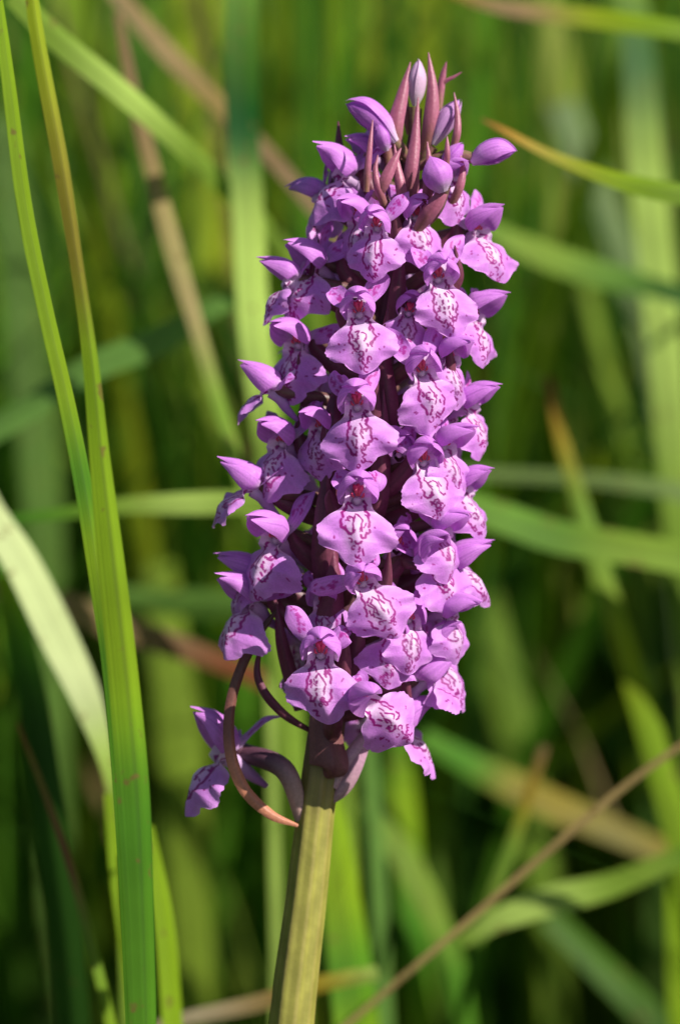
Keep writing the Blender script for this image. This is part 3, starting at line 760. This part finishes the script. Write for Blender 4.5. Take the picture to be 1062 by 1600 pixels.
B_('narrow pale edge blade beside the wide upright one', [(360, 20, 10), (362, 150, 14), (372, 280, 30), (392, 420, 34), (410, 600, 36)], 9.4, [MIDP, MIDP, PALEG, PALEG, PALEG], tw=28)
B_('darker green blade lying slantwise at mid left', [(330, 480, 30), (250, 530, 42), (140, 575, 40), (40, 640, 40), (-40, 690, 40)], 9.5, (0.13, 0.26, 0.05), tw=38, root_end='start')
B_('horizontal green blade reaching the spike at mid left', [(-30, 815, 14), (70, 805, 16), (190, 790, 24), (290, 786, 32), (400, 785, 34), (480, 800, 30)], 7.5, [DARK, GREEN, MIDP, PALEG, MIDP, MIDP], tw=28, reach=0.006)
B_('green horizontal blade below it, crossing behind the thick blade', [(150, 925, 30), (240, 938, 38), (340, 945, 46), (450, 950, 40)], 14, (0.10, 0.20, 0.03), tw=0, root_end=None)
B_('brown dead blade slanting behind the left leaves', [(90, 940, 40), (150, 965, 44), (250, 1000, 40), (360, 1040, 34), (450, 1080, 30)], 11, [TAN, TAN, DRY, RUST, RUST], tw=15, root_end=None)
B_('yellow-green blade entering at the top right edge', [(700, -12, 10), (770, 8, 22), (830, 18, 26), (920, 26, 34), (1010, 38, 34), (1100, 52, 32)], 8, [OCHRE, TAN, TAN, YELLOW, BRIGHT, MIDP], tw=34)
B_('orange-tipped blade arching in from the right above the flowers', [(752, 186, 3), (790, 205, 10), (850, 237, 16), (920, 266, 24), (990, 288, 30), (1090, 308, 34)], 4.6, [RUST, (0.42, .22, .03), (0.36, .30, .04), YELLOW, BRIGHT, MIDP], tw=32)
B_('pale green blade sloping right of the spike at upper middle', [(740, 340, 24), (800, 375, 34), (870, 405, 40), (950, 430, 38), (1040, 452, 30)], 13, [GREEN, MIDP, MIDP, BLUEG, DARK], tw=38)
B_('broad bluish green blade lying across the right at mid height', [(700, 780, 34), (780, 805, 44), (870, 835, 52), (960, 850, 56), (1090, 872, 58)], 10, [BLUEG, BLUEG, BLUEG, MIDP, MIDP], tw=42)
B_('thin faint horizontal blade above the bluish one', [(700, 735, 14), (800, 742, 18), (920, 748, 22), (1040, 762, 28)], 13, (0.15, .22, .06), tw=28)
B_('broad pale upright blade along the right edge', [(985, -40, 50), (1000, 100, 54), (1012, 260, 60), (1030, 430, 58), (1046, 600, 54), (1062, 800, 50), (1080, 960, 50)], 15, [MIDP, (0.07, .15, .05), PALEG, PALEG, PALEG, MIDP, MIDP], tw=32)
B_('long yellow-green blade with brown top leaning down the right side', [(858, 590, 12), (876, 680, 18), (905, 780, 24), (940, 900, 32), (975, 1010, 34), (1015, 1140, 40), (1050, 1260, 46), (1090, 1400, 50)], 11, [RUST, OCHRE, MIDP, MIDP, YELLOW, BRIGHT, BRIGHT, BRIGHT], tw=28)
B_('straight dry brown stalk slanting across the lower right', [(1090, 1146, 10), (980, 1225, 11), (850, 1335, 12), (730, 1440, 11), (590, 1560, 10), (520, 1620, 10)], 5.5, (0.33, 0.23, 0.09), tw=0, name='dry_stalk', cat='dry stalk')
B_('curved pale green blade in the lower right', [(1110, 1318, 30), (1030, 1350, 36), (950, 1382, 40), (860, 1405, 44), (780, 1435, 32), (720, 1470, 20)], 9, [GREEN, MIDP, MIDP, PALEG, PALEG, MIDP], tw=38, root_end='start')
B_('ochre yellow dead blade slanting behind the lower right grass', [(660, 1150, 26), (740, 1195, 38), (800, 1225, 46), (870, 1258, 48), (960, 1296, 46), (1040, 1330, 40)], 15, [GREEN, GREEN, (0.22, .20, .03), (0.25, .20, .03), (0.22, .19, .05), (0.25, .2, .03)], tw=34)
B_('bright broad blade standing directly right of the stem', [(500, 1180, 20), (520, 1290, 44), (536, 1400, 56), (552, 1520, 70), (566, 1640, 80)], 8, [BRIGHT, BRIGHT, BRIGHT, GREEN, BRIGHT], tw=36)
B_('pale blade below the lowest flowers, bending to the right', [(570, 1190, 34), (600, 1280, 50), (640, 1350, 46), (680, 1430, 40), (712, 1520, 36), (730, 1620, 30)], 13, [PALEG, MIDP, MIDP, MIDP, GREEN, GREEN], tw=30)
B_('upright green blade right of the bright broad one', [(625, 1150, 26), (634, 1260, 40), (644, 1400, 44), (656, 1520, 44), (668, 1640, 44)], 15, [GREEN, BRIGHT, GREEN, GREEN, BRIGHT], tw=38)
B_('thin pale stalk with a brown seed tip above the dry stalk', [(850, 1165, 16), (826, 1240, 16), (800, 1320, 20), (765, 1410, 18), (740, 1500, 16)], 10, [DRY, OCHRE, MIDP, MIDP, GREEN], tw=0, name='grass_stalk', cat='grass stalk')
B_('whitish dead blade lying low at the bottom left of the stem', [(200, 1620, 16), (290, 1592, 22), (400, 1568, 26), (490, 1540, 26), (590, 1520, 24)], 6.5, [TAN, (0.4, .33, .2), TAN, OCHRE, PALEG], root_end='start', tw=0)
B_('dark slanting blade in the lower right corner', [(860, 1430, 40), (930, 1500, 48), (1000, 1570, 48), (1070, 1650, 44)], 15, (0.05, 0.12, 0.010), tw=38)
# broad soft blades farther back
far = [
    ('bright wide blade far behind the spike tip', [(610, -60, 90), (640, 120, 100), (660, 320, 96), (690, 600, 90)], 30, YELLOW, 37),
    ('soft yellow-green blade right of the spike tip', [(840, -20, 60), (868, 120, 66), (884, 280, 70), (890, 460, 66)], 24, (0.26, .30, .05), 25),
    ('soft pale blade slanting between the right upright blades', [(880, 160, 50), (920, 260, 54), (960, 360, 50), (1010, 500, 46)], 21, (0.16, .23, .09), 35),
    ('bright soft blade at the top left between two diagonals', [(310, -40, 70), (318, 80, 76), (334, 240, 70), (340, 420, 60)], 26, YELLOW, 25),
    ('soft bright blade at the very top left', [(110, -60, 70), (130, 30, 76), (150, 140, 70), (160, 300, 60)], 28, BRIGHT, 25),
    ('soft green upright blade in the right middle', [(900, 420, 50), (930, 560, 56), (966, 700, 60), (1000, 860, 56)], 22, (0.18, .28, .03), 33),
    ('soft yellow blade beside the right flowers', [(760, 560, 50), (775, 680, 60), (806, 790, 66), (840, 920, 56)], 26, (0.30, .29, .03), 25),
    ('soft green blade below the right flowers', [(740, 880, 60), (770, 1010, 64), (800, 1120, 60), (830, 1260, 56)], 22, (0.13, .22, .02), 25),
    ('soft green blade in the right lower middle', [(830, 820, 50), (860, 960, 56), (890, 1080, 60), (920, 1220, 56)], 25, (0.15, .22, .02), 25),
    ('soft yellow-green blade left of the spike middle', [(330, 420, 60), (344, 560, 66), (352, 700, 66), (358, 840, 60)], 24, (0.2, .28, .03), 25),
    ('soft green blade right of the thick left blade', [(236, 40, 70), (226, 200, 80), (214, 380, 80), (210, 600, 76)], 30, (0.07, .15, .02), 20),
    ('soft yellow-green blade low between the lone flower and the thick blade', [(252, 880, 50), (268, 1030, 60), (286, 1180, 66), (300, 1400, 60)], 20, (0.16, .24, .02), 25),
    ('soft bright blade right of the dark gap at the top right', [(960, -60, 60), (950, 60, 60), (946, 200, 56), (950, 420, 50)], 27, (0.16, .25, .03), 25),
    ('soft green blade at the right edge below the bluish blade', [(1060, 900, 60), (1040, 1050, 66), (1036, 1240, 60), (1040, 1500, 56)], 22, (0.07, .15, .02), 20),
    ('soft bright blade at the bottom right edge', [(1056, 1300, 20), (1058, 1420, 30), (1062, 1540, 36), (1066, 1660, 40)], 12, BRIGHT, 37),
    ('soft upright green blade between stem and dry stalk', [(700, 1280, 30), (694, 1400, 40), (684, 1520, 44), (680, 1660, 44)], 18, (0.10, .18, .02), 25),
    ('soft green blade at the left edge near the top', [(6, 180, 50), (24, 300, 56), (40, 460, 60), (60, 660, 60)], 20, (0.09, .17, .03), 35),
]
for lab, pts, dep, colr, tw in far:
    B_(lab, pts, dep, colr, tw=tw, group='soft blades farther back')

# ------------------------------------------------------------------ the rest of the meadow
def meadow():
    rs = np.random.RandomState(11)
    N = 16000
    y = 0.22 + 2.6 * rs.rand(N) ** 1.7
    half = 0.16 + (y + 0.48) * 0.42
    x = (rs.rand(N) * 2 - 1) * half
    N2 = 5000                                   # out of view beside the orchid; thickened sunward to shade the low background
    y = np.append(y, rs.uniform(-0.12, 0.24, N2))
    x = np.append(x, rs.choice([-1, 1, 1], N2) * rs.uniform(0.11, 0.6, N2))
    far_ok = ~((x < 0) & (y < 0.12) & (x > -0.3))
    x, y = x[far_ok], y[far_ok]
    keep = (np.abs(x) > 0.085 + 0.10 * np.maximum(y, 0)) | (y > 0.2)
    x, y = x[keep], y[keep]
    N = len(x)
    h = rs.uniform(0.14, 0.40, N) * (0.75 + 0.5 * rs.rand(N))
    dist = np.hypot(x, y)
    sunward = (x > 0.02) & (y < 0.30)          # sunward grass, height shaped to shade the background but clear the orchid
    h = np.where(sunward, np.minimum(np.where(rs.rand(N) < .75, 0.5, h), 0.085 + 0.84 * dist) * rs.uniform(0.8, 1, N), h)
    lean_k = np.where(sunward, 0.5, 1.0)
    w = rs.uniform(0.0010, 0.0036, N) * np.where(y > 0.2, 1, 0.7)
    az = rs.uniform(0, 2 * math.pi, N)
    lean = np.abs(rs.normal(0, 0.30, N)) * lean_k + np.where(rs.rand(N) < 0.22, rs.uniform(0.4, 1.3, N), 0) * (y > 0.42)
    ori = rs.uniform(0, math.pi, N)
    k = 7
    s = np.linspace(0, 1, k)
    off = (lean[:, None] * s[None] ** 2) * h[:, None]
    cx = x[:, None] + np.cos(az)[:, None] * off
    cy = y[:, None] + np.sin(az)[:, None] * off
    cz = -0.012 + h[:, None] * (s[None] - 0.35 * lean[:, None] * s[None] ** 2)
    ww = w[:, None] * (1 - s[None] ** 2.2) * (0.6 + 0.8 * s[None] * (1 - s[None]) * 2) + 0.0001
    bx, by = np.cos(ori)[:, None] * ww, np.sin(ori)[:, None] * ww
    Lv = np.stack([cx - bx, cy - by, cz], -1); Mv = np.stack([cx - np.sin(ori)[:, None] * ww * .35, cy + np.cos(ori)[:, None] * ww * .35, cz], -1); Rv = np.stack([cx + bx, cy + by, cz], -1)
    Vv = np.stack([Lv, Mv, Rv], 2).reshape(-1, 3)
    f0 = grid_faces(k, 3)
    F_ = (f0[None] + (np.arange(N) * k * 3)[:, None, None]).reshape(-1, 4)
    pal = np.array([GREEN, DARK, BRIGHT, MIDP, YELLOW, TAN, (0.06, .13, .02), GREEN])
    c = pal[rs.choice(len(pal), N, p=[.26, .24, .13, .05, .08, .03, .13, .08])] * rs.uniform(0.75, 1.2, (N, 1))
    tint = np.repeat(c, k * 3, 0)
    o = mesh_obj('meadow_grass', Vv, F_, tint, M_MEADOW)
    o['kind'] = 'stuff'; o['category'] = 'grass'
    o['label'] = 'dense blurred meadow grass filling the ground behind the orchid'
meadow()
